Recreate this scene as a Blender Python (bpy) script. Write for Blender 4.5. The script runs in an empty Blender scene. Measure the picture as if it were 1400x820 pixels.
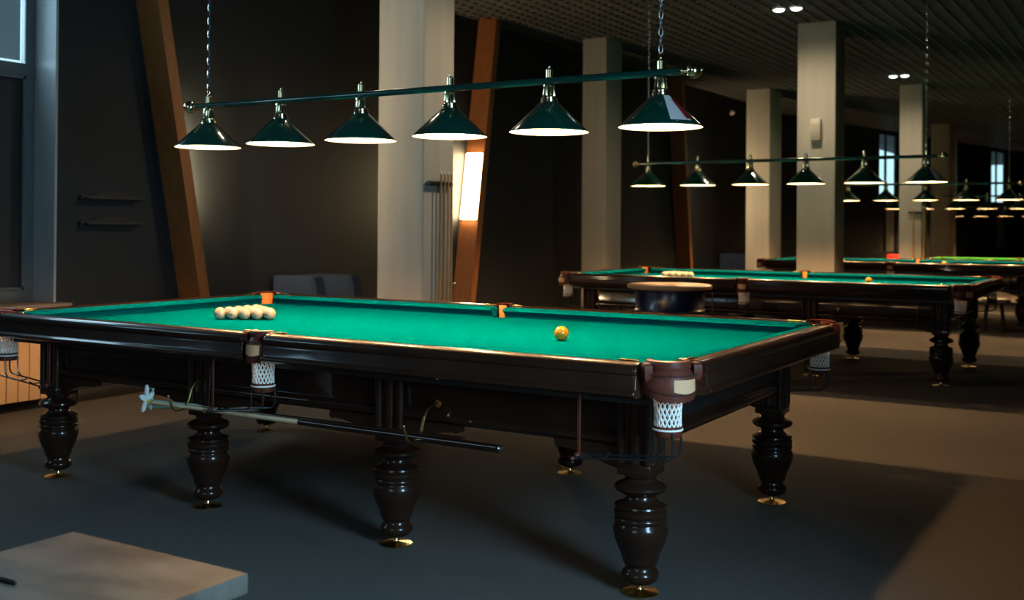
import bpy, math, random
from mathutils import Vector, Matrix
random.seed(7)
PI = math.pi
scn = bpy.context.scene
C = scn.collection

# ------------------------------------------------------------------ camera
cam_d = bpy.data.cameras.new('camera'); cam = bpy.data.objects.new('camera', cam_d); C.objects.link(cam)
F_PX = 1472.05
cam_d.sensor_width = 36; cam_d.lens = 36 * F_PX / 1400
cam_d.shift_y = -(410 - 300.78) / 1400
cam_d.clip_start = 0.02; cam_d.clip_end = 200
fw = Vector((-0.51908438, 0.8547025, 0.00591997)); rt = Vector((0.85471597, 0.51903958, 0.00764979)); up = rt.cross(fw)
M4 = Matrix.Identity(4)
for i in range(3):
    M4[i][0] = rt[i]; M4[i][1] = up[i]; M4[i][2] = -fw[i]
M4[0][3], M4[1][3], M4[2][3] = 3.27629, -4.34272, 1.32065
cam.matrix_world = M4
cam_d.dof.use_dof = True; cam_d.dof.focus_distance = 4.3; cam_d.dof.aperture_fstop = 3.2
scn.camera = cam
# ------------------------------------------------------------------ exposure, world
scn.view_settings.view_transform = 'Standard'; scn.view_settings.look = 'None'
scn.view_settings.exposure = 0.0; scn.view_settings.gamma = 1.0
try: scn.view_settings.use_curve_mapping = False
except Exception: pass
w = bpy.data.worlds.new('sky'); scn.world = w; w.use_nodes = True
w.node_tree.nodes['Background'].inputs[0].default_value = (0.42, 0.68, 0.76, 1)
w.node_tree.nodes['Background'].inputs[1].default_value = 2.0

def area(name, loc, direction, sx, sy, power, color, spread=PI):
    l = bpy.data.lights.new(name, 'AREA'); l.shape = 'RECTANGLE'; l.size = sx; l.size_y = sy
    l.energy = power; l.color = color; l.spread = spread
    o = bpy.data.objects.new(name, l); C.objects.link(o); o.location = loc
    o.rotation_euler = Vector(direction).to_track_quat('-Z', 'Y').to_euler()
    return o
COOL = (0.40, 0.74, 1.0)
LAMP_W = 72.0; LAMP_COL = (1.0, 0.58, 0.25)
SPOT_W = 60.0; LED_GLOW = 80.0
# daylight entering by the windows of the unseen right and rear walls, and by the left windows
area('daylight', (3.93, -2.15, 1.45), (-1, 0.0, -0.22), 0.8, 1.2, 68, COOL, 2.0)
area('daylight', (-4.02, -3.5, 2.9), (1, 0.1, -0.3), 2.0, 0.9, 36, (0.45, 0.76, 1.0))  # unseen second left window, added for the highlight along the near rail
area('daylight', (-4.02, -0.45, 2.9), (1, 0, -0.25), 2.0, 0.9, 72, (0.55, 0.82, 1.0))
area('daylight', (1.6, -6.9, 2.3), (-.25, 1, -0.02), 2.2, 1.9, 14, (0.80, 0.88, 1.0))

# ------------------------------------------------------------------ materials
def mat(name, col=(.5, .5, .5), rough=.5, metal=0., coat=0., coat_rough=.1, emit=None, estr=0., noise=None, bump=None, spec=.5, trans=0.):
    """noise=(scale, colour2, amount, stretch xyz); bump=(scale, strength, distance)"""
    m = bpy.data.materials.new(name); m.use_nodes = True
    nt = m.node_tree; N = nt.nodes; L = nt.links; b = N['Principled BSDF']
    b.inputs['Base Color'].default_value = (*col, 1); b.inputs['Roughness'].default_value = rough
    b.inputs['Metallic'].default_value = metal; b.inputs['Coat Weight'].default_value = coat
    b.inputs['Coat Roughness'].default_value = coat_rough; b.inputs['Specular IOR Level'].default_value = spec
    b.inputs['Transmission Weight'].default_value = trans
    if emit:
        b.inputs['Emission Color'].default_value = (*emit, 1); b.inputs['Emission Strength'].default_value = estr
    tc = N.new('ShaderNodeTexCoord')
    if noise:
        sc, c2, amt, st = noise
        mp = N.new('ShaderNodeMapping'); mp.inputs['Scale'].default_value = st; L.new(tc.outputs['Object'], mp.inputs[0])
        n = N.new('ShaderNodeTexNoise'); n.inputs['Scale'].default_value = sc; n.inputs['Detail'].default_value = 5
        L.new(mp.outputs[0], n.inputs['Vector'])
        cr = N.new('ShaderNodeValToRGB'); cr.color_ramp.elements[0].position = .5 - .35 * amt; cr.color_ramp.elements[1].position = .5 + .35 * amt
        cr.color_ramp.elements[0].color = (*col, 1); cr.color_ramp.elements[1].color = (*c2, 1)
        L.new(n.outputs['Fac'], cr.inputs[0]); L.new(cr.outputs[0], b.inputs['Base Color'])
    if bump:
        n2 = N.new('ShaderNodeTexNoise'); n2.inputs['Scale'].default_value = bump[0]; n2.inputs['Detail'].default_value = 3
        L.new(tc.outputs['Object'], n2.inputs['Vector'])
        bp = N.new('ShaderNodeBump'); bp.inputs['Strength'].default_value = bump[1]; bp.inputs['Distance'].default_value = bump[2]
        L.new(n2.outputs['Fac'], bp.inputs['Height']); L.new(bp.outputs[0], b.inputs['Normal'])
    return m
M = {}
M['carpet'] = mat('carpet', (.078, .069, .063), .95, noise=(150, (.150, .133, .120), 1.0, (1, 1, 1)), bump=(420, .9, .006), spec=.15)
M['wall'] = mat('wall_paint', (.011, .014, .017), .62, noise=(3, (.014, .017, .020), 1, (1, 1, 1)), bump=(60, .15, .003), spec=.3)
M['ceiling'] = mat('ceiling_metal', (.090, .088, .080), .55, noise=(2, (.115, .112, .10), 1, (1, 1, 1)), spec=.3)
M['void'] = mat('ceiling_void', (.008, .008, .008), .9)
M['plaster'] = mat('column_plaster', (.37, .345, .30), .8, noise=(2.2, (.47, .44, .385), .9, (4, 4, .5)), bump=(25, .2, .003), spec=.25)
M['frame'] = mat('window_frame', (.30, .32, .33), .4)
M['white_frame'] = mat('white_frame', (.75, .75, .75), .45)
M['frame_dark'] = mat('window_frame_dark', (.085, .095, .10), .4)  # backlit darkness of the window frame put into its colour
M['blind'] = mat('dark_blind', (.012, .012, .013), .6)
M['sheer'] = mat('grey_blind', (.40, .44, .46), .8)
M['sill'] = mat('sill_board', (.22, .165, .12), .6, noise=(6, (.26, .20, .15), 1, (1, .2, 1)))
M['radiator'] = mat('radiator', (.64, .42, .25), .5)
M['beam'] = mat('beam_wood', (.22, .070, .018), .5, noise=(5, (.36, .13, .038), 1, (6, 6, .6)), bump=(30, .15, .002))
M['wood'] = mat('dark_wood', (.013, .0055, .0035), .36, coat=.55, coat_rough=.08, spec=.12, noise=(4, (.031, .0125, .0068), 1, (1, 1, 1)))
M['cloth'] = mat('green_cloth', (.0, .081, .101), .95, noise=(90, (.0, .085, .106), 1, (1, 1, 1)), bump=(900, .25, .001), spec=0.)
M['cloth2'] = mat('bright_green_cloth', (.02, .26, .03), .93, noise=(60, (.03, .30, .04), 1, (1, 1, 1)), spec=.1)
M['leather'] = mat('brown_leather', (.080, .018, .010), .42, spec=.3, noise=(40, (.110, .026, .015), 1, (1, 1, 1)), bump=(300, .3, .001))
M['tan'] = mat('orange_leather', (.50, .17, .025), .5, noise=(30, (.60, .22, .04), 1, (1, 1, 1)))
M['cream'] = mat('cream_leather', (.60, .33, .18), .6, spec=.2)
M['thread'] = mat('dark_thread', (.010, .005, .004), .8)
M['net'] = mat('white_net', (.84, .77, .71), .8)
M['iron'] = mat('black_iron', (.012, .012, .013), .3, spec=.5, coat=.4)
M['brass'] = mat('brass', (.78, .55, .20), .22, metal=1.)
M['pale_brass'] = mat('pale_brass', (.80, .70, .42), .16, metal=1.)
M['steel'] = mat('steel', (.62, .66, .68), .25, metal=1.)
M['shade'] = mat('green_enamel', (.004, .060, .044), .16, coat=1., coat_rough=.05)
M['inner'] = mat('white_enamel', (.88, .86, .82), .5)
M['bar'] = mat('green_bar', (.003, .045, .036), .18, coat=1., coat_rough=.06)
M['bulb'] = mat('bulb', (1, .9, .75), .4, emit=(1, .80, .55), estr=14)
M['ivory'] = mat('ivory', (.39, .31, .23), .18, coat=.5, noise=(18, (.44, .35, .265), 1, (1, 1, 1)))
M['yellow'] = mat('yellow_ball', (.52, .22, .010), .15, coat=.5, noise=(14, (.56, .26, .015), 1, (1, 1, 1)))
M['red'] = mat('red_ball', (.70, .02, .01), .15, coat=.5)
M['mark'] = mat('ball_mark', (.05, .025, .015), .5)
M['ash'] = mat('ash_wood', (.60, .43, .25), .35, coat=.4, noise=(6, (.70, .53, .33), 1, (1, 8, 8)))
M['cue_wood'] = mat('cue_wood', (.34, .185, .070), .4, coat=.3, noise=(6, (.42, .24, .10), 1, (8, 8, 1)))
M['bridge'] = mat('white_plastic', (.80, .82, .78), .4)
M['pale_green'] = mat('pale_green_plastic', (.30, .40, .34), .3)
M['navy'] = mat('navy_upholstery', (.013, .022, .046), .8, noise=(8, (.016, .027, .055), 1, (1, 1, 1)), bump=(200, .2, .001), spec=.15)
M['drum'] = mat('blue_drum', (.004, .014, .050), .30, coat=.3)
M['round_top'] = mat('round_top_wood', (.42, .22, .10), .4, noise=(5, (.50, .29, .14), 1, (1, 8, 1)))
M['concrete'] = mat('concrete_top', (.045, .042, .037), .5, noise=(4.2, (.16, .14, .115), .55, (1, 1.8, 1)), bump=(60, .1, .001), spec=.12)
M['black'] = mat('black_paint', (.010, .010, .011), .5)
M['box'] = mat('box_white', (.55, .50, .42), .5)
M['grey'] = mat('grey_vinyl', (.16, .155, .155), .5)
M['led'] = mat('led_panel', (1, .9, .7), .5, emit=(1.0, .72, .38), estr=LED_GLOW)
M['led_strong'] = mat('led_strip', (1, .9, .7), .5, emit=(1.0, .74, .42), estr=310)
M['led_mid'] = mat('led_strip_far', (1, .9, .7), .5, emit=(1.0, .74, .42), estr=200)
M['spot'] = mat('spot_lens', (1, 1, 1), .5, emit=(.80, 1.0, .86), estr=9)
M['redbox'] = mat('red_fabric', (.75, .03, .015), .6)
M['sticker'] = mat('sticker_white', (.85, .82, .82), .5)
M['sticker_red'] = mat('sticker_red', (.45, .015, .02), .4)
g = bpy.data.materials.new('window_glass'); g.use_nodes = True
nt = g.node_tree; nt.nodes.clear()
o_ = nt.nodes.new('ShaderNodeOutputMaterial'); mx = nt.nodes.new('ShaderNodeMixShader'); tr = nt.nodes.new('ShaderNodeBsdfTransparent'); gl = nt.nodes.new('ShaderNodeBsdfGlossy')
gl.inputs['Roughness'].default_value = .03; tr.inputs[0].default_value = (.92, .95, .96, 1); mx.inputs[0].default_value = .08
nt.links.new(tr.outputs[0], mx.inputs[1]); nt.links.new(gl.outputs[0], mx.inputs[2]); nt.links.new(mx.outputs[0], o_.inputs[0])
M['glass'] = g

# ------------------------------------------------------------------ mesh builder
class MB:
    def __init__(s): s.v = []; s.f = []; s.mi = []; s.m = 0
    def add(s, vs, fs):
        n = len(s.v); s.v += [tuple(v) for v in vs]; s.f += [tuple(i + n for i in f) for f in fs]; s.mi += [s.m] * len(fs); return s
    def box(s, x0, x1, y0, y1, z0, z1, b=0):
        if b <= 0:
            vs = [(x, y, z) for z in (z0, z1) for (x, y) in ((x0, y0), (x1, y0), (x1, y1), (x0, y1))]
            return s.add(vs, [(3, 2, 1, 0), (4, 5, 6, 7), (0, 1, 5, 4), (1, 2, 6, 5), (2, 3, 7, 6), (3, 0, 4, 7)])
        # bevelled box: rounded plan, chamfered top and bottom
        def ring(i, z):
            r = []
            for (cx, cy, a0) in ((x1 - b, y1 - b, 0), (x0 + b, y1 - b, 90), (x0 + b, y0 + b, 180), (x1 - b, y0 + b, 270)):
                for a in (0, 30, 60, 90):
                    t = math.radians(a0 + a); rr = b - i
                    r.append((cx + rr * math.cos(t), cy + rr * math.sin(t), z))
            return r
        rs = [ring(b * .9, z0), ring(b * .35, z0 + b * .25), ring(0, z0 + b), ring(0, z1 - b), ring(b * .35, z1 - b * .25), ring(b * .9, z1)]
        return s.loft(rs, True)
    def loft(s, rings, caps=True, closed=True):
        n = len(rings[0]); vs = [p for r in rings for p in r]; fs = []
        for i in range(len(rings) - 1):
            for j in range(n if closed else n - 1):
                k = (j + 1) % n
                fs.append((i * n + j, i * n + k, (i + 1) * n + k, (i + 1) * n + j))
        if caps:
            fs.append(tuple(range(n))[::-1]); fs.append(tuple((len(rings) - 1) * n + j for j in range(n)))
        return s.add(vs, fs)
    def lathe(s, prof, n=24, c=(0, 0, 0), axis='Z', flute=None, caps=True):
        rings = []
        for (r, z) in prof:
            ring = []
            for j in range(n):
                a = 2 * PI * j / n; rr = r
                if flute and flute[0] <= z <= flute[1]: rr = r * (1 - flute[3] * (.5 - .5 * math.cos(flute[2] * a)))
                x, y = rr * math.cos(a), rr * math.sin(a)
                p = (x, y, z) if axis == 'Z' else ((z, x, y) if axis == 'X' else (y, z, x))
                ring.append((p[0] + c[0], p[1] + c[1], p[2] + c[2]))
            rings.append(ring)
        return s.loft(rings, caps)
    def prism(s, poly, fn, a, b):
        """poly of (u,v); fn(u,v,t)->xyz, swept from t=a to t=b"""
        return s.loft([[fn(u, v, a) for u, v in poly], [fn(u, v, b) for u, v in poly]], True)
    def tube(s, pts, r, n=8, closed=False, caps=True):
        pts = [Vector(p) for p in pts]; m = len(pts); rings = []; prev = None
        for i, p in enumerate(pts):
            if closed: t = pts[(i + 1) % m] - pts[i - 1]
            else: t = pts[min(i + 1, m - 1)] - pts[max(i - 1, 0)]
            t.normalize()
            if prev is None:
                u = t.cross(Vector((0, 0, 1)))
                if u.length < .1: u = t.cross(Vector((0, 1, 0)))
            else: u = prev - t * prev.dot(t)
            u.normalize(); prev = u; v = t.cross(u)
            rr = r[i] if isinstance(r, (list, tuple)) else r
            rings.append([tuple(p + (u * math.cos(2 * PI * j / n) + v * math.sin(2 * PI * j / n)) * rr) for j in range(n)])
        if closed: rings.append(rings[0]); caps = False
        return s.loft(rings, caps)
    def sphere(s, c, r, n=20, m=12):
        prof = [(max(r * math.sin(PI * i / m), 1e-4), -r * math.cos(PI * i / m)) for i in range(m + 1)]
        return s.lathe(prof, n, c)
    def xf(s, mat4):
        s.v = [tuple(mat4 @ Vector(p)) for p in s.v]; return s
    def build(s, name, mats, parent=None, smooth=True, ang=38):
        me = bpy.data.meshes.new(name); me.from_pydata(s.v, [], s.f)
        for m in (mats if isinstance(mats, (list, tuple)) else [mats]): me.materials.append(M[m])
        me.polygons.foreach_set('material_index', s.mi)
        import bmesh
        bm = bmesh.new(); bm.from_mesh(me); bmesh.ops.recalc_face_normals(bm, faces=bm.faces); bm.to_mesh(me); bm.free()
        if smooth:
            me.shade_smooth(); me.set_sharp_from_angle(angle=math.radians(ang))
        me.update()
        o = bpy.data.objects.new(name, me); C.objects.link(o)
        if parent: o.parent = parent
        return o
def tag(o, label, cat, group=None):
    o['label'] = label; o['category'] = cat
    if group: o['group'] = group
    return o
def thing(name, label, cat, loc=(0, 0, 0), group=None, rz=0):
    o = bpy.data.objects.new(name, None); C.objects.link(o); o.location = loc; o.rotation_euler = (0, 0, rz); o.empty_display_size = .1
    return tag(o, label, cat, group)
def structure(o): o['kind'] = 'structure'; return o
def children(o): return [c for c in bpy.data.objects if c.parent == o]
def copy_tree(o, parent=None):
    c = o.copy(); C.objects.link(c); c.parent = parent
    for k in children_map.get(o.name, []): copy_tree(k, c)
    return c
children_map = {}
def remap():
    children_map.clear()
    for c in bpy.data.objects:
        if c.parent: children_map.setdefault(c.parent.name, []).append(c)

# ------------------------------------------------------------------ room shell
H = 3.72
WX = -3.6          # inner face of left wall
structure(MB().box(-4.6, 4.3, -7.2, 40, -.12, 0).build('floor', 'carpet', smooth=False))
# ceiling: dark open-cell grid with a black soffit above
mb = MB()
mb.m = 1; mb.box(-4.6, 4.3, -7.2, 40, H + .16, H + .22); mb.m = 0
P_ = .15
x = WX
while x < 4.0:
    mb.box(x, x + .014, -7, 39, H, H + .055); x += P_
y = -7
while y < 39:
    mb.box(WX, 4.0, y, y + .014, H + .001, H + .056); y += P_
structure(mb.build('ceiling', ['ceiling', 'void'], smooth=False))
# left wall with the window opening and an unseen, added second one
W0, W1, WZ0, WZ1 = -1.62, .615, .745, 3.5
VZ = [(-4.62, -2.38), (W0, W1)]
mb = MB(); yy_ = -7.2
for a, b in VZ:
    mb.box(WX - .3, WX, yy_, a, 0, H + .2); mb.box(WX - .3, WX, a, b, 0, WZ0); mb.box(WX - .3, WX, a, b, WZ1, H + .2); yy_ = b
mb.box(WX - .3, WX, yy_, 16.6, 0, H + .2)
structure(mb.build('wall_left', 'wall', smooth=False))
fx0, fx1 = WX - .30, WX - .235
TR = 2.43
def left_window(W0, W1, k):
    # painted reveals, frame, glass, blinds and sill board
    mb = MB()
    mb.box(WX - .30, WX + .004, W1 - .02, W1, WZ0, WZ1); mb.box(WX - .30, WX + .004, W0, W0 + .02, WZ0, WZ1); mb.box(WX - .30, WX + .004, W0, W1, WZ1 - .02, WZ1)
    structure(mb.build('trim_%d' % (2 * k - 1), 'frame', smooth=False))
    win = bpy.data.objects.new('window_%d' % k, None); C.objects.link(win); structure(win)
    mid = (W0 + W1) / 2
    mb = MB()
    for (a, b) in ((W1 - .10, W1 - .022), (W0 + .022, W0 + .10), (mid - .04, mid + .04)): mb.box(fx0 + .003, fx1 + .004, a, b, WZ0, WZ1 - .02, .006)
    mb.box(fx0, fx1 + .01, W0 + .02, W1 - .02, TR - .045, TR + .05, .006); mb.box(fx0, fx1, W0 + .02, W1 - .02, WZ0, WZ0 + .09, .006); mb.box(fx0, fx1, W0 + .02, W1 - .02, WZ1 - .09, WZ1 - .02, .006)
    for a, b in ((mid + .04, W1 - .10), (W0 + .10, mid - .04)):
        mb.box(fx1 - .01, fx1 + .012, b - .018, b, WZ0 + .09, TR - .045); mb.box(fx1 - .01, fx1 + .012, a, a + .018, WZ0 + .09, TR - .045)
        mb.box(fx1 - .01, fx1 + .012, a, b, WZ0 + .09, WZ0 + .108); mb.box(fx1 - .01, fx1 + .012, a, b, TR - .063, TR - .045)
    mb.build('window_frame', 'frame_dark', win)
    for a, b in ((mid + .04, W1 - .10), (W0 + .10, mid - .04)):
        MB().box(fx0 + .02, fx0 + .026, a, b, TR + .05, WZ1 - .09).build('glass_pane', 'glass', win, smooth=False)
        MB().box(fx0 + .03, fx0 + .04, a, b, WZ0 + .09, TR - .045).build('dark_blind', 'blind', win, smooth=False)
        MB().box(fx0 + .034, fx0 + .038, b - .30, b - .025, TR + .07, WZ1 - .09).build('grey_blind', 'sheer', win, smooth=False)
    mb = MB().box(WX - .235, WX + .14, W0 - .08, W1 + .04, WZ0 - .04, WZ0 + .002, .006); structure(mb.build('trim_%d' % (2 * k), 'sill'))
left_window(W0, W1, 1); left_window(-4.62, -2.38, 2)  # the second window is out of view, added to give the near rail its highlight
# oblique far stretch of the wall with two tall windows
fo = Vector((-3.9, 16.6, 0)); fd = Vector((.21, .978, 0)).normalized(); fnrm = Vector((fd.y, -fd.x, 0))
def FP(t, d, z): q = fo + fd * t + fnrm * d; return (q.x, q.y, z)
def fbox(mb, t0, t1, d0, d1, z0, z1):
    vs = [FP(t, d, z) for z in (z0, z1) for (t, d) in ((t0, d0), (t1, d0), (t1, d1), (t0, d1))]
    return mb.add(vs, [(3, 2, 1, 0), (4, 5, 6, 7), (0, 1, 5, 4), (1, 2, 6, 5), (2, 3, 7, 6), (3, 0, 4, 7)])
fw_ = [(6.0, 7.0), (13.45, 14.6)]
mb = MB(); t = 0
for a, b in fw_:
    fbox(mb, t, a, -.08, 0, 0, H + .2); fbox(mb, a, b, -.08, 0, 0, .7); fbox(mb, a, b, -.08, 0, 3.70, H + .2); t = b
fbox(mb, t, 23.5, -.08, 0, 0, H + .2)
structure(mb.build('wall_far', 'wall', smooth=False))
for i, (a, b) in enumerate(fw_):
    wn = bpy.data.objects.new('window_%d' % (i + 3), None); C.objects.link(wn); structure(wn)
    mb = MB(); m_ = a + (b - a) * .42
    fbox(mb, a, a + .05, -.06, -.02, .7, 3.7); fbox(mb, b - .05, b, -.06, -.02, .7, 3.7); fbox(mb, m_ - .04, m_ + .03, -.06, -.02, .7, 3.7)
    fbox(mb, a, b, -.06, -.02, 2.05, 2.15); fbox(mb, a, b, -.06, -.02, 3.62, 3.7); fbox(mb, a, b, -.06, -.02, .7, .78)
    mb.build('window_frame', 'wall', wn, smooth=False)
    mb = MB(); fbox(mb, a + .05, b - .05, -.05, -.045, 2.15, 3.62); mb.build('glass_pane', 'glass', wn, smooth=False)
    mb = MB(); fbox(mb, a + .05, m_, -.055, -.045, .78, 2.05); mb.build('dark_blind', 'blind', wn, smooth=False)
    mb = MB(); fbox(mb, m_, b - .05, -.055, -.045, .78, 2.05); mb.build('grey_blind', 'frame', wn, smooth=False)
# unseen walls that close the room; the right and rear ones have the windows the daylight comes in by
mb = MB(); mb.box(4.0, 4.3, -7.2, -2.65, 0, H + .2); mb.box(4.0, 4.3, -1.65, 40, 0, H + .2); mb.box(4.0, 4.3, -2.65, -1.65, 0, .75); mb.box(4.0, 4.3, -2.65, -1.65, 2.75, H + .2)
structure(mb.build('wall_right', 'wall', smooth=False))
mb = MB(); mb.box(-3.9, .45, -7.2, -7, 0, H + .2); mb.box(2.75, 4.0, -7.2, -7, 0, H + .2); mb.box(.45, 2.75, -7.2, -7, 0, 1.3); mb.box(.45, 2.75, -7.2, -7, 3.3, H + .2)
structure(mb.build('wall_back', 'wall', smooth=False))
structure(MB().box(.7, 4.3, 39.2, 39.5, 0, H + .2).build('wall_end', 'wall', smooth=False))
structure(MB().box(WX, WX + .018, .8, 16.4, 0, .09, .004).build('baseboard_left', 'black'))

# ------------------------------------------------------------------ columns
def column(x0, y0, wx, wy, label):
    o = MB().box(0, wx, 0, wy, 0, H + .05, .012).build('column', 'plaster'); o.location = (x0, y0, 0); return tag(o, label, 'column', 'plastered square columns')
column(-2.06, 2.39, .446, .41, 'large pale plastered column right behind the nearest table, holding a cue rack')
column(-3.12, 7.90, .34, .46, 'pale square column left of the second table, next to the dark wall')
column(-2.96, 13.74, .42, .66, 'pale column farther back with a navy armchair at its left')
column(-.43, 8.19, .446, .42, 'pale column behind the second table carrying a small white box')
column(-.52, 14.31, .36, .42, 'pale column behind the third table with a distant cue rack on it')
column(-1.30, 21.53, .40, .9, 'farthest pale column, just right of the one with the distant cue rack')

# ------------------------------------------------------------------ leaning timber beams with LED panels
def beam(yb, yt, label, led_side, wide=.235):
    t = thing('timber_beam', label, 'beam', (0, 0, 0), 'leaning timber beams on the wall')
    d, wdt = .25, .10; n = 2
    def yy(z): return yb + (yt - yb) * z / H
    MB().loft([[(WX, yy(0), 0), (WX + d, yy(0), 0), (WX + d, yy(0) + wdt, 0), (WX, yy(0) + wdt, 0)], [(WX, yy(H), H + .05), (WX + d, yy(H), H + .05), (WX + d, yy(H) + wdt, H + .05), (WX, yy(H) + wdt, H + .05)]]).build('beam_body', 'beam', t)
    s = led_side; z0, z1 = 1.40, 2.15
    def q(xx, z, off): return (xx, yy(z) + (wdt if s > 0 else 0) + s * off, z)
    a0, a1 = WX + .03, WX + wide
    MB().loft([[q(a0 - .01, z0 - .012, 0), q(a1 + .01, z0 - .012, 0), q(a1 + .01, z1 + .012, 0), q(a0 - .01, z1 + .012, 0)], [q(a0 - .01, z0 - .012, .018), q(a1 + .01, z0 - .012, .018), q(a1 + .01, z1 + .012, .018), q(a0 - .01, z1 + .012, .018)]]).build('lamp_frame', 'beam', t)
    MB().loft([[q(a0, z0, .0), q(a1, z0, .0), q(a1, z1, .0), q(a0, z1, .0)], [q(a0, z0, .035), q(a1, z0, .035), q(a1, z1, .035), q(a0, z1, .035)]]).build('light_panel', 'led' if wide > .2 else ('led_mid' if yb > 10 else 'led_strong'), t)
    return t
beam(1.90, 1.16, 'brown timber beam leaning left beside the window, with glowing light on its far side', 1, .095)
beam(5.62, 6.20, 'brown timber beam leaning right behind the big column with bright upright light panel', -1)
beam(12.30, 11.75, 'dark thin timber beam far back left of the third pale column, lit on its far side', 1, .095)

# ------------------------------------------------------------------ billiard table (12 ft, eight turned legs)
A, B, ZS = 1.775, .885, .80
def side_fn(side):
    # outward distance d from cushion nose, height z, position t along the rail
    if side == 'N': return lambda d, z, t: (t, -B - d, z)
    if side == 'F': return lambda d, z, t: (t, B + d, z)
    if side == 'R': return lambda d, z, t: (A + d, t, z)
    return lambda d, z, t: (-A - d, t, z)
cush = [(0, .838), (.003, .846), (.010, .850), (.068, .856), (.068, .801), (.030, .801), (.022, .822)]
railp = [(.068, .801), (.068, .857), (.078, .861), (.115, .864), (.138, .861), (.152, .852), (.159, .838), (.158, .826), (.153, .821), (.154, .813), (.157, .808), (.158, .778), (.163, .771), (.171, .768), (.175, .762), (.173, .755), (.166, .750), (.150, .744), (.068, .744)]
def leg_mesh(x, y, par):
    t = MB()
    prof = [(.03, .036), (.05, .042), (.060, .050), (.066, .058), (.069, .070), (.066, .080), (.060, .087), (.055, .094), (.054, .104), (.060, .112), (.064, .120), (.066, .130), (.072, .147), (.080, .166), (.088, .184), (.095, .205), (.099, .222), (.0995, .236), (.097, .248), (.090, .256), (.089, .260), (.094, .264), (.096, .272), (.094, .279), (.090, .282), (.094, .287), (.096, .295), (.095, .303), (.089, .308), (.090, .313), (.095, .317), (.093, .323), (.078, .329), (.066, .334), (.060, .340), (.054, .348), (.053, .356), (.060, .362), (.078, .367), (.090, .374), (.096, .383), (.095, .391), (.086, .399), (.070, .405), (.060, .411), (.056, .418), (.058, .424), (.064, .428), (.064, .436)]
    t.lathe(prof, 36, (0, 0, 0), flute=(.125, .250, 18, .035))
    t.box(-.066, .066, -.066, .066, .432, .475, .006)
    t.box(-.054, .054, -.054, .054, .47, .75)
    for sx in (-1, 1):
        for sy in (-1, 1):
            t.lathe([(.016, .475), (.016, .745)], 12, (sx * .054, sy * .054, 0))
    for k in (.0,):
        for s in (-1, 1):
            t.lathe([(.022, .475), (.022, .745)], 14, (k, s * .046, 0)); t.lathe([(.022, .475), (.022, .745)], 14, (s * .046, k, 0))
    o = t.build('leg', 'wood', par); o.location = (x, y, 0)
    f = MB().lathe([(.060, .0), (.067, .002), (.067, .005), (.045, .008), (.012, .014), (.009, .018), (.009, .040)], 28).build('foot_disc', 'brass', o)
    return o
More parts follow.
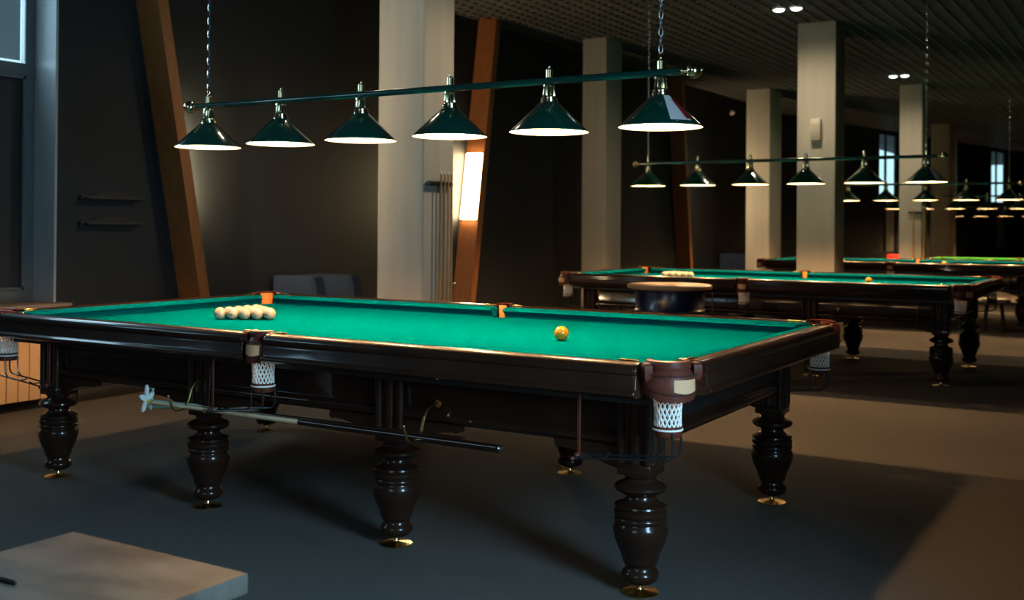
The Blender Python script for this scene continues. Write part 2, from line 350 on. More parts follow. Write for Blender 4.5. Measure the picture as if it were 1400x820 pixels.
def pocket(par, px, py, ang, kind, run, nearside=True):
    """px,py centre; ang = direction the leather faces outwards; run = direction of the ball runner (+1/-1 along x)"""
    R_ = .086 if kind == 'corner' else .066
    span = 118 if kind == 'corner' else 96
    def arc(a, r, z): return (px + r * math.cos(a), py + r * math.sin(a), z)
    def sheet(mb, a0, a1, rows, n=28, th=.006):
        # rows: (z, radius) lists, closed thin sheet
        outer = []; inner = []
        for i in range(n + 1):
            a = a0 + (a1 - a0) * i / n
            outer.append([arc(a, r + th, z(i / n) if callable(z) else z) for z, r in rows]); inner.append([arc(a, r, z(i / n) if callable(z) else z) for z, r in rows])
        rings = [o + ii[::-1] for o, ii in zip(outer, inner)]
        mb.loft(rings, True)
    a0, a1 = ang - math.radians(span), ang + math.radians(span)
    # thick rolled leather collar on top and leather flap with scalloped lower edge
    mb = MB()
    top = .868
    b0, b1 = ang - math.radians(82), ang + math.radians(82)
    scal = lambda t: .742 + .020 * (2 * t - 1) ** 2 * 1.2 - .006 * abs(math.sin(t * PI * 11))
    sheet(mb, b0, b1, [(top, R_ - .024), (top + .004, R_ - .018), (top - .014, R_ - .014), (top - .024, R_ - .018), (.832, R_ - .010), (.815, R_ + .001), (.790, R_ + .004), (.77, R_ + .003), (scal, R_ - .001)], 66)
    o = mb.build('pocket_leather', 'leather', par)
    # top strap: collar reaching over the rail ends
    mb = MB()
    sheet(mb, a0, a1, [(top + .003, R_ - .034), (top + .007, R_ - .026), (top + .004, R_ - .014), (top - .006, R_ - .010), (top - .012, R_ - .016), (top - .010, R_ - .030)], 30, .002)
    for s_ in (-1, 1):     # ears lying against the rail ends
        a_ = ang + s_ * math.radians(84); u_ = Vector((math.cos(a_ ), math.sin(a_)));  n_ = Vector((math.cos(ang), math.sin(ang)))
        c_ = Vector((px, py)) + u_ * (R_ + .003) + n_ * .018
        vs_ = []
        for zz_, k_ in ((.806, .55), (.822, 1), (.858, 1), (.866, .7)):
            vs_.append([tuple(c_ + u_ * (i_ * .014 * k_) + n_ * (j_ * .022 * k_)) + (zz_,) for i_, j_ in ((-1, -1), (1, -1), (1, 1), (-1, 1))])
        mb.loft(vs_)
    mb.build('collar', 'leather', o)
    # orange inner leather hanging down at the throat on the table side of the back
    keep = (px, py)
    if kind == 'middle': py = py - math.copysign(.040, py)
    mb = MB()
    sheet(mb, ang - math.radians(50), ang + math.radians(50), [(top - .004, R_ - .036), (.83, R_ - .038), (.805, R_ - .042), (.77, R_ - .046)], 20, .004)
    mb.build('inner_leather', 'tan', o)
    px, py = keep
    # brass end plates where the collar meets the rails
    # stitching
    for zz, dz in ((.826, 0), (.762, 1)):
        mb = MB()
        for i in range(30):
            t = (i + .5) / 30; a = b0 + (b1 - b0) * (.08 + .84 * t)
            z = zz + (.020 * (2 * t - 1) ** 2 if dz else 0)
            p = Vector(arc(a, R_ + .010, z)); q = Vector(arc(a + .035, R_ + .010, z + .004))
            mb.tube([p, q], .0019, 5)
        mb.build('stitching', 'thread', o)
    # cream patch
    ca = ang + math.radians(16 if kind == 'corner' else 0) * (1 if py < 0 else -1)
    mb = MB()
    def zb(t): return .776 - .008 * math.sin(PI * t)
    sheet(mb, ca - math.radians(26), ca + math.radians(30), [(.815, R_ + .007), (zb, R_ + .008)], 14, .003)
    mb.build('patch', 'cream', o)
    # net: diamond lattice on a slightly waisted tube
    mb = MB(); nd = 18; zt, zb_ = .755, .648
    def nr(z): k = (z - zb_) / (zt - zb_); return .042 + .008 * k * k + .003 * (1 - k) ** 3
    for sgn in (-1, 1):
        for i in range(nd):
            pts = []
            for k in range(9):
                z = zt + (zb_ - zt) * k / 8; a = 2 * PI * (i + sgn * k * .375 * 1.0 / 1.0 * .5 * 2 / 1) / nd
                pts.append(arc(a, nr(z), z))
            mb.tube(pts, .0028, 5)
    for i in range(nd):
        a = 2 * PI * (i + .5) / nd
    mb.build('net', 'net', par)
    # ring of leather below the net with white cord
    mb = MB().lathe([(.043, .612), (.046, .616), (.048, .630), (.050, .648), (.047, .650), (.044, .648), (.042, .62)], 28, (px, py, 0)); mb.m = 1
    mb.lathe([(.0490, .634), (.0525, .636), (.0525, .640), (.0490, .642)], 28, (px, py, 0))
    mb.build('ring', ['leather', 'net'], par)
    # wire ball runner ending in a strap under the apron
    mb = MB()
    L = .34 if kind == 'corner' else .30
    for s in (-1, 1):
        yy = py + s * .036
        pts = [(px - run * .030, yy, .632), (px - run * .034, yy, .60), (px - run * .034, yy, .565), (px - run * .028, yy, .548), (px - run * .012, yy, .538), (px + run * .02, yy, .534), (px + run * L * .6, yy, .518), (px + run * L, yy, .505)]
        mb.tube(pts, .0042, 7)
        mb.tube([(px + run * .032, yy, .632), (px + run * .032, yy, .57), (px + run * .036, yy, .55), (px + run * .06, yy, .532)], .0035, 7)
    mb.tube([(px + run * (L - .01), py - .045, .506), (px + run * (L - .01), py + .045, .506)], .0055, 8)
    mb.tube([(px + run * .12, py - .036, .528), (px + run * .12, py - .02, .518), (px + run * .12, py + .02, .518), (px + run * .12, py + .036, .528)], .0035, 7)
    mb.tube([(px + run * .24, py - .036, .522), (px + run * .24, py - .02, .512), (px + run * .24, py + .02, .512), (px + run * .24, py + .036, .522)], .0035, 7)
    ru = mb.build('ball_runner', 'iron', par)
    sgn = 1 if py > 0 else -1
    MB().box(px + run * L - .007, px + run * L + .007, py - .003, py + .003, .503, .752, .0025).build('strap', 'leather', ru)
    MB().sphere((px + run * L, py + sgn * .014, .510), .012, 12, 8).build('strap_knob', 'leather', ru); MB().sphere((px + run * L, py - .05, .506), .009, 10, 6).build('strap_knob', 'leather', ru)
def make_table(label):
    T = thing('billiard_table', label, 'billiard table', (0, 0, 0), 'dark wood billiard tables with green cloth')
    # bed
    bp_ = []
    for (sx, sy, flip) in ((1, 1, 0), (-1, 1, 1), (-1, -1, 0), (1, -1, 1)):
        q_ = [(sx * (A + .03), sy * (B - .045)), (sx * (A - .045), sy * (B + .03))]
        bp_ += q_[::-1] if flip else q_
        if sx == 1 and sy == 1: bp_ += [(.045, B + .03), (.034, B + .004), (-.034, B + .004), (-.045, B + .03)]
        if sx == -1 and sy == -1: bp_ += [(-.045, -B - .03), (-.034, -B - .004), (.034, -B - .004), (.045, -B - .03)]
    MB().prism(bp_, lambda u, v, t: (u, v, t), ZS - .045, ZS).build('bed_cloth', 'cloth', T, smooth=False)
    mg, cg = .036, -.008
    segs = [('N', -A + cg, -mg), ('N', mg, A - cg), ('F', -A + cg, -mg), ('F', mg, A - cg), ('L', -B + cg, B - cg), ('R', -B + cg, B - cg)]
    for s, a, b in segs:
        fn = side_fn(s); m = MB(); c = .030
        la = .006 if (s in 'NF' and abs(a) == mg) else .058
        lb = .006 if (s in 'NF' and abs(b) == mg) else .058
        # bevelled ends: nose shorter than back
        r0 = [fn(d, z, a + la * (1 - min(d, .068) / .068)) for d, z in cush]; r1 = [fn(d, z, b - lb * (1 - min(d, .068) / .068)) for d, z in cush]
        m.loft([r0, r1]); m.build('cushion', 'cloth', T)
        m = MB(); e = .0
        aa = a - (.025 if (s in 'NF' and abs(a) != mg) or s in 'LR' else -.004) ; bb = b + (.025 if (s in 'NF' and abs(b) != mg) or s in 'LR' else -.004)
        if s in 'NF':
            aa = a + .024 if abs(a) != mg else a + .022; bb = b - .024 if abs(b) != mg else b - .022
        else: aa, bb = a + .064, b - .064
        # rounded horn at each end
        def endring(t, k): return [fn(.068 + (d - .068) * k, (z - .80) * (.92 + .08 * k) + .80, t) for d, z in railp]
        m.loft([endring(aa, .95), endring(aa + .004, .99), endring(aa + .010, 1), endring(bb - .010, 1), endring(bb - .004, .99), endring(bb, .95)])
        m.build('rail', 'wood', T)
    # aprons with ogee moulding at the bottom
    lx, ly = 1.655, .762
    xs = [-lx, -lx / 3, lx / 3, lx]
    ap = [(-.012, .75), (.014, .75), (.018, .738), (.010, .728), (.010, .585), (.016, .575), (.028, .566), (.032, .553), (.028, .542), (.018, .536), (.012, .528), (-.012, .528)]
    for sy in (-1, 1):
        for i in range(3):
            MB().prism(ap, lambda d, z, t: (t, sy * (ly + .020 + d), z), xs[i] + .05, xs[i + 1] - .05).build('apron', 'wood', T)
    for sx in (-1, 1):
        MB().prism(ap, lambda d, z, t: (sx * (lx + .020 + d), t, z), -ly + .05, ly - .05).build('apron', 'wood', T)
    # wing brackets beside the legs
    wing = [(.0, .53), (.0, .446), (.03, .448), (.07, .457), (.12, .474), (.17, .489), (.22, .497), (.262, .499), (.27, .496), (.282, .500), (.286, .512), (.280, .53)]
    for sy in (-1, 1):
        for i, x0 in enumerate(xs):
            for s in (-1, 1):
                if 0 <= i + s <= 3:
                    MB().prism([(x0 + s * (.05 + u), z) for u, z in wing], lambda u, z, t: (u, t, z), sy * (ly + .038), sy * (ly - .002)).build('leg_bracket', 'wood', T)
    # slate frame underneath
    m = MB(); m.box(-A - .05, A + .05, -B - .05, B + .05, .71, .754)
    for x0 in xs: m.box(x0 - .04, x0 + .04, -ly + .05, ly - .05, .60, .71)
    m.build('under_frame', 'black', T, smooth=False)
    for x0 in xs:
        for sy in (-1, 1): leg_mesh(x0, sy * ly, T)
    # pockets: four corners and two middles
    cx, cy = A + .058, B + .052
    for sx in (-1, 1):
        for sy in (-1, 1):
            pocket(T, sx * cx, sy * cy, math.atan2(sy, sx), 'corner', -sx)
    for sy in (-1, 1): pocket(T, 0, sy * (B + .090), sy * PI / 2, 'middle', -1)
    # brass plates beside every pocket mouth
    for sx in (-1, 1):
        for sy in (-1, 1):
            MB().box(sx * A - sx * .075 - .035, sx * A - sx * .075 + .035, sy * (B + .078) - .004, sy * (B + .078) + .004, .860, .8675, .002).build('brass_plate', 'brass', T)
            m = MB(); m.box(sx * (A + .078) - .004, sx * (A + .078) + .004, sy * B - sy * .09 - .035, sy * B - sy * .09 + .035, .860, .8675, .002); m.build('brass_plate', 'brass', T)
    for sy in (-1, 1):
        for s in (-1, 1):
            m = MB(); m.box(s * .095 - .03, s * .095 + .03, sy * (B + .080) - .004, sy * (B + .080) + .004, .860, .8675, .002); m.build('brass_plate', 'brass', T)
    # brass cue hooks on the near side
    for hx in (-.50, .80):
        yb = -(ly + .05)
        m = MB()
        m.tube([(hx, yb + .02, .612), (hx, yb - .012, .614), (hx, yb - .05, .612), (hx, yb - .085, .600), (hx, yb - .105, .57), (hx, yb - .118, .53), (hx, yb - .135, .500), (hx - .0, yb - .165, .486), (hx, yb - .195, .490), (hx, yb - .215, .507), (hx, yb - .228, .535), (hx, yb - .235, .555)], [.0062] * 10 + [.005, .0035], 8)
        m.sphere((hx, yb - .235, .558), .0055, 10, 6)
        m.lathe([(.016, -.006), (.016, 0), (.010, .004)], 16, (hx, yb - .004, .613), axis='Y')
        m.build('cue_hook', 'brass', T)
    return T
table1 = make_table('nearest dark wood billiard table with turned legs, filling the foreground')
remap()
tables = {}
for nm, cy, lab in (('t2', 6.1, 'second billiard table behind the blue drum, partly hidden by the nearest table'), ('t3', 12.2, 'third billiard table from the front, seen at the far right behind the second')):
    t = copy_tree(table1); t.location = (0, cy, 0); t['label'] = lab; tables[nm] = t
t4 = copy_tree(table1); t4.location = (.98, 16.6, 0); t4.scale = (.74, .74, .94); t4['label'] = 'farthest and smaller billiard table with brighter green cloth, at the right edge'
def recol(o):
    for c in [c for c in bpy.data.objects if c.parent == o and c.type == 'MESH' and (c.name.startswith('bed_cloth') or c.name.startswith('cushion'))]:
        c.data = c.data.copy(); c.data.materials[0] = M['cloth2']
recol(t4)

# ------------------------------------------------------------------ hanging lamp bars
def chain_mesh(x, z0, z1):
    m = MB(); L = .040; r = .0024; k = 0; z = z0
    while z < z1:
        pts = []
        for i in range(10):
            a = 2 * PI * i / 10; u = .0085 * math.cos(a); v = (.5 * L + .004) * math.sin(a)
            pts.append((x + (u if k % 2 == 0 else 0), (0 if k % 2 == 0 else u), z + L / 2 + v))
        m.tube(pts, r, 5, closed=True); z += L - .002; k += 1
    return m
def make_fixture(label):
    T = thing('lamp_bar', label, 'hanging lamp', (0, 0, 0), 'green six-shade lamp bars over the tables')
    zb = 1.995
    bar = MB().lathe([(.010, -1.50), (.0165, -1.495), (.0165, 1.495), (.010, 1.50)], 20, (0, 0, zb), axis='X').build('bar', 'bar', T)
    for s in (-1, 1):
        MB().lathe([(.010, 1.49 * 1), (.018, 1.492), (.020, 1.500), (.013, 1.506), (.012, 1.514), (.022, 1.520), (.034, 1.532), (.037, 1.546), (.033, 1.560), (.020, 1.572), (.010, 1.578), (.008, 1.584), (.002, 1.588)] if s > 0 else
                   [(.002, -1.588), (.008, -1.584), (.010, -1.578), (.020, -1.572), (.033, -1.560), (.037, -1.546), (.034, -1.532), (.022, -1.520), (.012, -1.514), (.013, -1.506), (.020, -1.500), (.018, -1.492), (.010, -1.49)], 20, (0, 0, zb), axis='X', flute=None).build('end_knob', 'pale_brass', T)
    for i in range(6):
        x = -1.393 + i * .557
        # shade: open cone, green outside, white enamel inside
        m = MB()
        out = [(.184, 1.757), (.182, 1.762), (.178, 1.766), (.036, 1.902), (.020, 1.904)]
        inn = [(.020, 1.900), (.035, 1.897), (.174, 1.764), (.180, 1.759), (.184, 1.757)]
        m.lathe(out, 48, (0, 0, 0), caps=False); m.m = 1; m.lathe(inn, 48, (0, 0, 0), caps=False)
        s = m.build('lamp_shade', ['shade', 'inner'], T); s.location = (x, 0, 0)
        MB().sphere((0, 0, 1.884), .012, 16, 10).build('bulb', 'bulb', s)
        # brass cap: fluted gallery, collar under the bar, finial above
        m = MB().lathe([(.040, 1.898), (.041, 1.905), (.036, 1.909), (.037, 1.918), (.031, 1.922), (.030, 1.926), (.031, 1.932), (.026, 1.965), (.029, 1.968), (.028, 1.976), (.015, 1.980)], 32, flute=(1.924, 1.966, 12, .18))
        m.lathe([(.012, 2.008), (.0165, 2.011), (.0165, 2.046), (.013, 2.050), (.006, 2.052), (.005, 2.058), (.006, 2.062), (.001, 2.066)], 20)
        h = m.build('lamp_holder', 'pale_brass', T); h.location = (x, 0, 0)
        l = bpy.data.lights.new('lamp_light', 'POINT'); l.energy = LAMP_W; l.color = LAMP_COL; l.shadow_soft_size = .028
        lo = bpy.data.objects.new('lamp_light', l); C.objects.link(lo); lo.location = (0, 0, 1.838); lo.parent = s
        if i in (0, 5):
            m = MB(); pts = [(x + .010 * math.cos(2 * PI * k / 12), 0, 2.074 + .010 * math.sin(2 * PI * k / 12)) for k in range(12)]
            m.tube(pts, .0025, 6, closed=True); m.build('hanger_ring', 'pale_brass', T)
            chain_mesh(x, 2.080, H + .02).build('chain', 'steel', T)
            if i == 5:
                # white sticker with a red stripe on the right flank of the shade
                def cone(a, k, o=.0012):
                    r = .178 + (.036 - .178) * k + o; return (r * math.cos(a), r * math.sin(a), 1.766 + (1.902 - 1.766) * k + o)
                for nm_, a0, a1, k0, k1, mm, of in (('sticker', -52, -16, .08, .92, 'sticker', .0012), ('sticker_stripe', -24, -12, .12, .80, 'sticker_red', .0022)):
                    g_ = MB(); vs = []; nA, nK = 8, 6
                    for o2 in (of, of - .001):
                        for ii in range(nA + 1):
                            for kk in range(nK + 1): 
                                aa = math.radians(a0 + (a1 - a0) * ii / nA); k_ = k0 + (k1 - k0) * kk / nK
                                vs.append(cone(aa, k_, o2))
                    fs = []; off = (nA + 1) * (nK + 1)
                    for ii in range(nA):
                        for kk in range(nK):
                            q = ii * (nK + 1) + kk; fs.append((q, q + 1, q + nK + 2, q + nK + 1)); fs.append((q + off, q + off + nK + 1, q + off + nK + 2, q + off + 1))
                    g_.add(vs, fs); g_.build(nm_, mm, s)
    return T
fx1_ = make_fixture('nearest green lamp bar with six cone shades over the nearest table')
remap()
for cy, x0, dz, lab in ((6.1, 0, 0, 'second lamp bar of six shades, hung over the table behind the blue drum'), (12.2, 0, -.01, 'third lamp bar, small and blurred, hung over the third table'),
                        (17.4, .15, -.04, 'fourth lamp bar, tiny shades hung over the farthest table'), (24.4, .2, -.10, 'most distant lamp bar, lowest tiny shades at the right edge')):
    t = copy_tree(fx1_); t.location = (x0, cy, dz); t['label'] = lab

# ------------------------------------------------------------------ balls
def make_ball(name, matn, label, loc, group, mark=True, R=.034):
    o = MB().sphere((0, 0, 0), R, 32, 20).build(name, matn); o.location = loc
    if mark:
        m = MB(); r0 = R * 1.004
        ring = [tuple(Vector((.0062 * math.cos(2 * PI * k / 14), -r0 * .985, .0062 * math.sin(2 * PI * k / 14)))) for k in range(14)]
        ring2 = [(x_, y_ + .003, z_) for x_, y_, z_ in ring]
        m.loft([ring, ring2]); m.build('number_mark', 'mark', o)
    return tag(o, label, 'ball', group)
ball0 = None
ordn = ['leftmost', 'second from left', 'third from left', 'fourth from left', 'rightmost']
rown = ['front row', 'second row', 'third row', 'fourth row', 'back row']
D_ = .0682
def rack(cy, where, group, ax=-.905, template=None):
    out = None
    for r in range(5):           # r = row counted away from the camera
        for c in range(5 - r):   # c = step from the apex side towards the left
            # apex at +x; edge rows run back towards -x,-y
            e1 = Vector((-math.cos(PI / 6), -math.sin(PI / 6))); e2 = Vector((-math.cos(PI / 6), math.sin(PI / 6)))
            p = Vector((ax, cy)) + e1 * (c * D_) + e2 * (r * D_)
            left = 4 - r - c; n = 5 - r
            nm = 'only ball' if n == 1 else ('rightmost' if c == 0 else ordn[left])
            lab = 'ivory ball racked on the %s table, %s in the %s' % (where, nm, rown[r])
            if template is None and out is None: o = make_ball('billiard_ball', 'ivory', lab, (p.x, p.y, ZS + .034), group); remap(); out = o
            else:
                o = copy_tree(template or out); o['label'] = lab; o['group'] = group; o.location = (p.x, p.y, ZS + .034)
            o.rotation_euler = (random.uniform(-2, 2), random.uniform(-2, 2), random.uniform(-2, 2))
            if r == 0 and c in (0, 3): o.rotation_euler = (.15, 0, .15 if c == 0 else .62)
    return out
b0 = rack(0, 'nearest', 'ivory balls racked on the nearest table')
rack(6.1, 'second', 'ivory balls racked on the second table', template=b0)
rack(12.2, 'third', 'ivory balls racked on the third table', template=b0)
make_ball('billiard_ball', 'yellow', 'single orange-yellow ball on the right half of the nearest table', (.917, -.015, ZS + .034), 'yellow cue balls', False)
make_ball('billiard_ball', 'yellow', 'orange-yellow ball alone on the right half of the second table', (.88, 6.1, ZS + .034), 'yellow cue balls', False)
make_ball('billiard_ball', 'yellow', 'orange-yellow ball alone on the third table', (.54, 12.2, ZS + .034), 'yellow cue balls', False)
make_ball('billiard_ball', 'yellow', 'left one of two tiny yellow balls side by side on the farthest table', (1.44, 16.55, .752 + .028), 'balls on the farthest table', False, .028)
make_ball('billiard_ball', 'yellow', 'right one of two tiny yellow balls side by side on the farthest table', (1.51, 16.60, .752 + .028), 'balls on the farthest table', False, .028)
make_ball('billiard_ball', 'red', 'tiny red ball on the left half of the farthest table', (.62, 16.6, .752 + .028), 'balls on the farthest table', False, .028)

# ------------------------------------------------------------------ rests lying in the brass hooks
T = thing('cue_rest', 'long cue rest with white cross head hanging in brass hooks under the nearest table', 'cue rest', (0, 0, 0))
yc = -.977; zc = .503
MB().lathe([(.0065, -.72), (.008, -.66), (.011, .205)], 16, (0, yc, zc), axis='X').build('shaft', 'ash', T)
m = MB().lathe([(.0112, .205), (.0122, .21), (.0155, 1.17), (.0165, 1.172), (.0165, 1.188), (.012, 1.192)], 18, (0, yc, zc), axis='X').build('butt', 'wood', T)
MB().lathe([(.010, 1.190), (.010, 1.196), (.004, 1.197)], 14, (0, yc, zc), axis='X').build('end_cap', 'steel', T)
# cross head: notched plate with pointed lobes
pts = []
for i in range(60):
    a = 2 * PI * i / 60; k = abs(math.cos(2.5 * (a - PI / 2))) ** 2.4
    r = .019 + .040 * k; pts.append((r * math.cos(a), r * math.sin(a) * 1.12))
MB().loft([[(-.730 - u * .35, yc + u, zc + .012 + v) for u, v in pts], [(-.719 - u * .35, yc + u, zc + .012 + v) for u, v in pts]]).build('rest_head', 'bridge', T)
m = MB().lathe([(.010, -.735), (.012, -.70), (.009, -.68)], 14, (0, yc, zc), axis='X').build('ferrule', 'brass', T)
T = thing('cue_rest', 'second cue rest with pale green looped head, behind the white cross-headed one', 'cue rest', (0, 0, 0))
yc2 = -.935; zc2 = .505
lp = [(-.36, 0), (-.45, -.012), (-.60, -.022), (-.72, -.032), (-.775, -.026), (-.797, .0), (-.785, .030), (-.76, .050), (-.73, .052), (-.742, .02), (-.735, -.005), (-.60, -.004), (-.45, .002)]
MB().tube([(x, yc2, zc2 + z) for x, z in lp], .0065, 8, closed=True).build('rest_head', 'pale_green', T)
MB().lathe([(.008, -.40), (.011, .3), (.015, 1.0)], 14, (0, yc2, zc2), axis='X').build('shaft', 'wood', T)

# ------------------------------------------------------------------ cue racks and cues on the columns
def cue_rack(label, group, loc, rz):
    T = thing('cue_rack', label, 'cue rack', loc, group, rz)
    m = MB(); m.box(-.16, .16, -.05, -.012, -.018, .018, .006)
    for s in (-.14, .14): m.lathe([(.012, -.012), (.010, 0)], 12, (s, 0, 0), axis='Y')
    m.build('holder', 'black', T)
    m = MB()
    for k in range(6):
        x = -.105 + k * .042; m.tube([(x - .013, -.05, 0), (x - .013, -.072, 0)], .004, 6)
    m.build('clips', 'black', T)
    MB().box(-.16, .16, -.09, 0, -1.58, -1.555, .004).build('foot_ledge', 'black', T)
    return T
def cue(loc, label, group, rz=0):
    T = thing('billiard_cue', label, 'cue', loc, group, rz)
    MB().lathe([(.0075, .75), (.0105, .751), (.0080, 1.62), (.0078, 1.628)], 14).build('shaft', 'cue_wood', T)
    MB().lathe([(.015, .0), (.017, .004), (.0165, .08), (.0135, .30)], 14).build('butt', 'wood', T)
    MB().lathe([(.0138, .30), (.0108, .75)], 14).build('forearm', 'cue_wood', T)
    MB().lathe([(.006, 1.628), (.006, 1.645), (.0045, 1.650)], 12).build('tip', 'net', T)
    return T
xw = -2.06 + .446
rk = cue_rack('black wall holder gripping four cues on the big column behind the nearest table', 'cue racks on columns', (xw + 0.002, 2.565, 1.65), PI / 2)
cues = []
for k, yy in enumerate((2.535, 2.585, 2.632, 2.680)):
    t = cue((xw + .066, yy, .098), '%s of the four pale cues standing against the big column' % ['leftmost', 'second from left', 'third from left', 'rightmost'][k], 'cues in the rack on the big column') if k == 0 else None
    if k == 0: c0 = t; remap()
    else:
        t = copy_tree(c0); t.location = (xw + .066, yy, .098); t['label'] = '%s of the four pale cues standing against the big column' % ['leftmost', 'second from left', 'third from left', 'rightmost'][k]
remap()
r2 = copy_tree(rk); r2.location = (-.20, 14.308, 1.60); r2.rotation_euler = (0, 0, 0); r2['label'] = 'blurred dark cue holder high on the column behind the third table'
for k, xx in enumerate((-.285, -.115)):
    t = copy_tree(c0); t.location = (xx, 14.308 - .062, .048); t['label'] = '%s cue standing against the column behind the third table' % ['left', 'right'][k]; t['group'] = 'cues on the distant column'

# ------------------------------------------------------------------ wall pieces
def wall_rack(z, label):
    T = thing('wall_shelf', label, 'rack', (WX, 1.09, z), 'dark scalloped wall racks')
    prof = [(-.29, -.02), (-.29, .012), (-.20, .016), (-.12, .036), (-.04, .046), (.05, .046), (.12, .034), (.20, .018), (.26, .012), (.29, -.006), (.26, -.016), (.14, -.014), (.08, -.026), (-.08, -.026), (-.14, -.016)]
    MB().prism(prof, lambda u, v, t: (t, u, v), 0, .03).build('back_board', 'black', T)
    MB().box(.0, .09, -.27, .24, -.014, -.002, .003).build('ledge', 'black', T)
    return T
wall_rack(1.515, 'upper of two dark scalloped racks on the dark wall beside the window')
wall_rack(1.325, 'lower of two dark scalloped racks on the dark wall beside the window')
T = thing('wall_speaker', 'small pale box mounted high on the column behind the second table', 'box', (-.20, 8.19, 2.47))
MB().box(-.06, .06, -.07, 0, -.125, .125, .012).build('housing', 'box', T)
MB().box(-.045, .045, -.074, -.068, -.10, .07, .002).build('grille', 'plaster', T)
T = thing('motion_sensor', 'tiny pale round sensor high on the dark wall left of the third column', 'sensor', (WX + .0, 14.75, 3.45))
MB().lathe([(.055, 0), (.05, .03)], 20, axis='X').build('base', 'box', T); MB().sphere((.035, 0, 0), .04, 16, 10).build('dome', 'box', T)
T = thing('coat_hook', 'small metal hook sticking out low on the big column, right of the cues', 'hook', (xw, 2.74, .86))
MB().lathe([(.014, 0), (.014, .004), (.005, .006), (.005, .045), (.012, .050), (.014, .058), (.008, .064)], 14, axis='X').build('peg', 'steel', T)
# white socket panel low on the third column
# downlights: ceiling pairs before the columns, plus two unseen pairs added to brighten the big column
for (x, y, lab) in ((-.357, 7.24, 'left bright ceiling spot of the pair above the second table'), (-.167, 7.25, 'right bright ceiling spot of the pair above the second table'),
                    (-.383, 13.15, 'left bright ceiling spot of the pair above the third table'), (-.208, 13.15, 'right bright ceiling spot of the pair above the third table'),
                    (-1.93, 1.55, 'left ceiling spot of an unseen pair added in front of the big column'), (-1.74, 1.55, 'right ceiling spot of an unseen pair added in front of the big column'),
                    (.25, 3.20, 'left ceiling spot of an unseen pair added to light the big column'), (.44, 3.20, 'right ceiling spot of an unseen pair added to light the big column')):
    T = thing('ceiling_spotlight', lab, 'spotlight', (x, y, H), 'paired ceiling spotlights')
    MB().lathe([(.066, -.006), (.074, -.004), (.076, 0), (.07, .05), (.060, .05), (.060, -.004)], 28).build('bezel', 'white_frame', T)
    MB().lathe([(.001, -.026), (.030, -.024), (.050, -.016), (.060, -.004), (.058, .004), (.001, .006)], 28).build('lens', 'spot', T)
    l = bpy.data.lights.new('spot_light', 'SPOT'); l.energy = SPOT_W * (.2 if y < 2 else 1); l.color = (1, .80, .54); l.spot_size = math.radians(165); l.spot_blend = 1.0; l.shadow_soft_size = .05
    lo = bpy.data.objects.new('spot_light', l); C.objects.link(lo); lo.location = (0, 0, -.05); lo.parent = T
    if y == 3.20:      # these two are tilted at the big column
        l.spot_size = math.radians(70); l.energy = 105; l.shadow_soft_size = .09
        lo.rotation_euler = Vector((-1.6 - x, 2.6 - y, 1.9 - H)).to_track_quat('-Z', 'Y').to_euler()

# ------------------------------------------------------------------ furniture
# radiator below the window
T = thing('radiator', 'pale panel radiator with vertical grooves under the window at the left edge', 'radiator', (WX + .012, 0, 0))
m = MB(); y = -1.5
while y < .50:
    m.box(.055, .115, y, y + .082, .085, .60, .006); y += .087
m.build('front_panels', 'radiator', T)
MB().box(.05, .10, -1.5, .52, .10, .585).build('core', 'radiator', T, smooth=False)
for y in (-1.2, .2): MB().box(0, .06, y, y + .04, .2, .5, .004).build('wall_bracket', 'black', T)
# armchairs
def armchair(loc, label):
    T = thing('armchair', label, 'armchair', loc, 'navy armchairs along the wall')
    MB().box(.03, .50, .0, .11, .05, .865, .02).build('side_panel', 'navy', T)
    MB().box(.03, .50, .50, .61, .05, .865, .02).build('side_panel', 'navy', T)
    MB().box(.03, .18, .112, .498, .05, .86, .03).build('backrest', 'navy', T)
    MB().box(.182, .55, .112, .498, .12, .40, .03).build('seat', 'navy', T)
    pr = [(.495, .05), (.55, .05), (.575, .35), (.57, .60), (.55, .78), (.515, .865), (.495, .865)]
    for ya, yb_ in ((.0, .11), (.50, .61)): MB().prism(pr, lambda u, v, t: (u, t, v), ya, yb_).build('arm_front', 'navy', T)
    for x in (.08, .48):
        for y in (.06, .55): MB().lathe([(.018, 0), (.022, .06)], 12, (x, y, 0)).build('foot', 'black', T)
    return T
a1_ = armchair((WX, 2.80, 0), 'navy blue armchair by the dark wall, left of the big column')
remap()
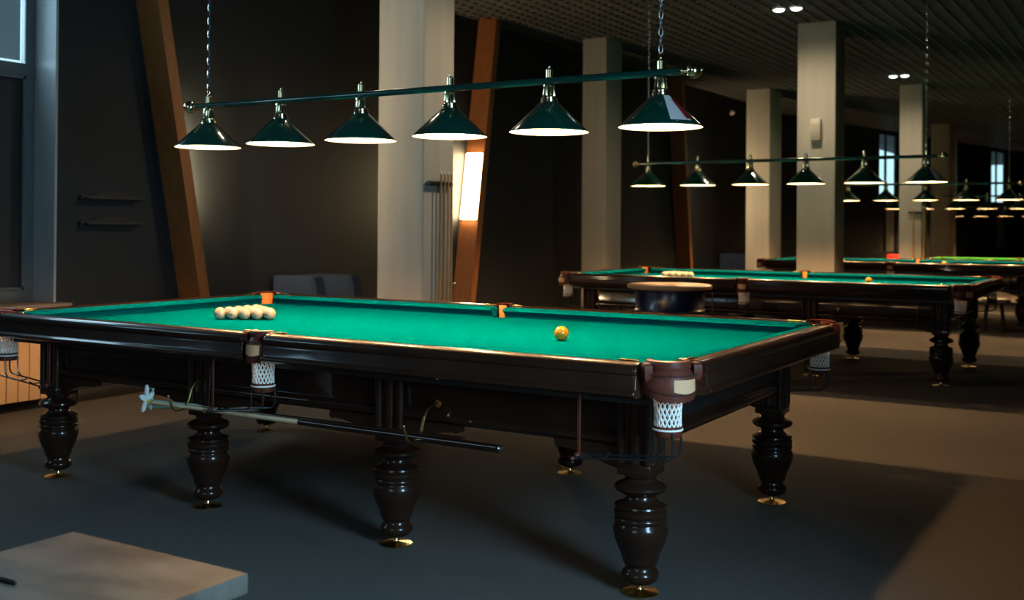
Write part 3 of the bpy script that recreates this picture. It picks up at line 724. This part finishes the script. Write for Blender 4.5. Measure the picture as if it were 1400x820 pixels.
t = copy_tree(a1_); t.location = (WX, 14.1, 0); t['label'] = 'blurred navy armchair far back, left of the third column'
# blue drum table
T = thing('drum_table', 'round wooden top on a dark blue oil drum in front of the second table', 'table', (-.25, 4.0, 0))
MB().lathe([(.28, 0), (.292, .004), (.292, .018), (.284, .024), (.284, .26), (.290, .268), (.296, .28), (.290, .292), (.284, .30), (.284, .34), (.284, .55), (.290, .558), (.296, .57), (.290, .582), (.284, .59), (.284, .62), (.290, .628), (.294, .638), (.290, .648), (.284, .656), (.284, .79), (.292, .796), (.292, .808), (.28, .812)], 56).build('drum', 'drum', T)
MB().lathe([(.33, .812), (.348, .818), (.352, .832), (.348, .845), (.34, .85), (.001, .852)], 56).build('tabletop', 'round_top', T)
# low table in the foreground
T = thing('coffee_table', 'low square table with mottled grey stone-look top at the lower left corner', 'coffee table', (.792, -3.28, 0))
MB().box(0, .64, 0, .79, .452, .50, .003).build('tabletop', 'concrete', T)
MB().box(.06, .56, .06, .73, 0, .452, .004).build('base', 'black', T)
T = thing('pen', 'small dark pen lying on the low grey table', 'pen', (.99, -2.835, .5045))
MB().lathe([(.001, -.065), (.0035, -.058), (.0045, -.04), (.0045, .060), (.003, .065)], 10, axis='X').build('barrel', 'black', T)
MB().box(.01, .058, -.001, .001, .0035, .0062).build('clip', 'iron', T)
# stool
T = thing('stool', 'round stool with grey seat between the second and third tables', 'stool', (1.39, 10.75, 0))
MB().lathe([(.001, .37), (.17, .372), (.195, .39), (.20, .415), (.185, .44), (.10, .452), (.001, .455)], 32).build('seat', 'grey', T)
for k in range(4):
    a = PI / 4 + k * PI / 2; MB().tube([(.12 * math.cos(a), .12 * math.sin(a), .38), (.17 * math.cos(a), .17 * math.sin(a), 0)], .012, 8).build('leg', 'black', T)
# red bench seen beyond the third table
T = thing('red_ottoman', 'small red block seat beyond the third table, left of the distant cue-rack column', 'ottoman', (-1.32, 18.2, 0))
MB().box(-.19, .19, -.19, .19, .08, .82, .02).build('body', 'redbox', T)
MB().box(-.20, .20, -.20, .20, .0, .08, .01).build('plinth', 'black', T)
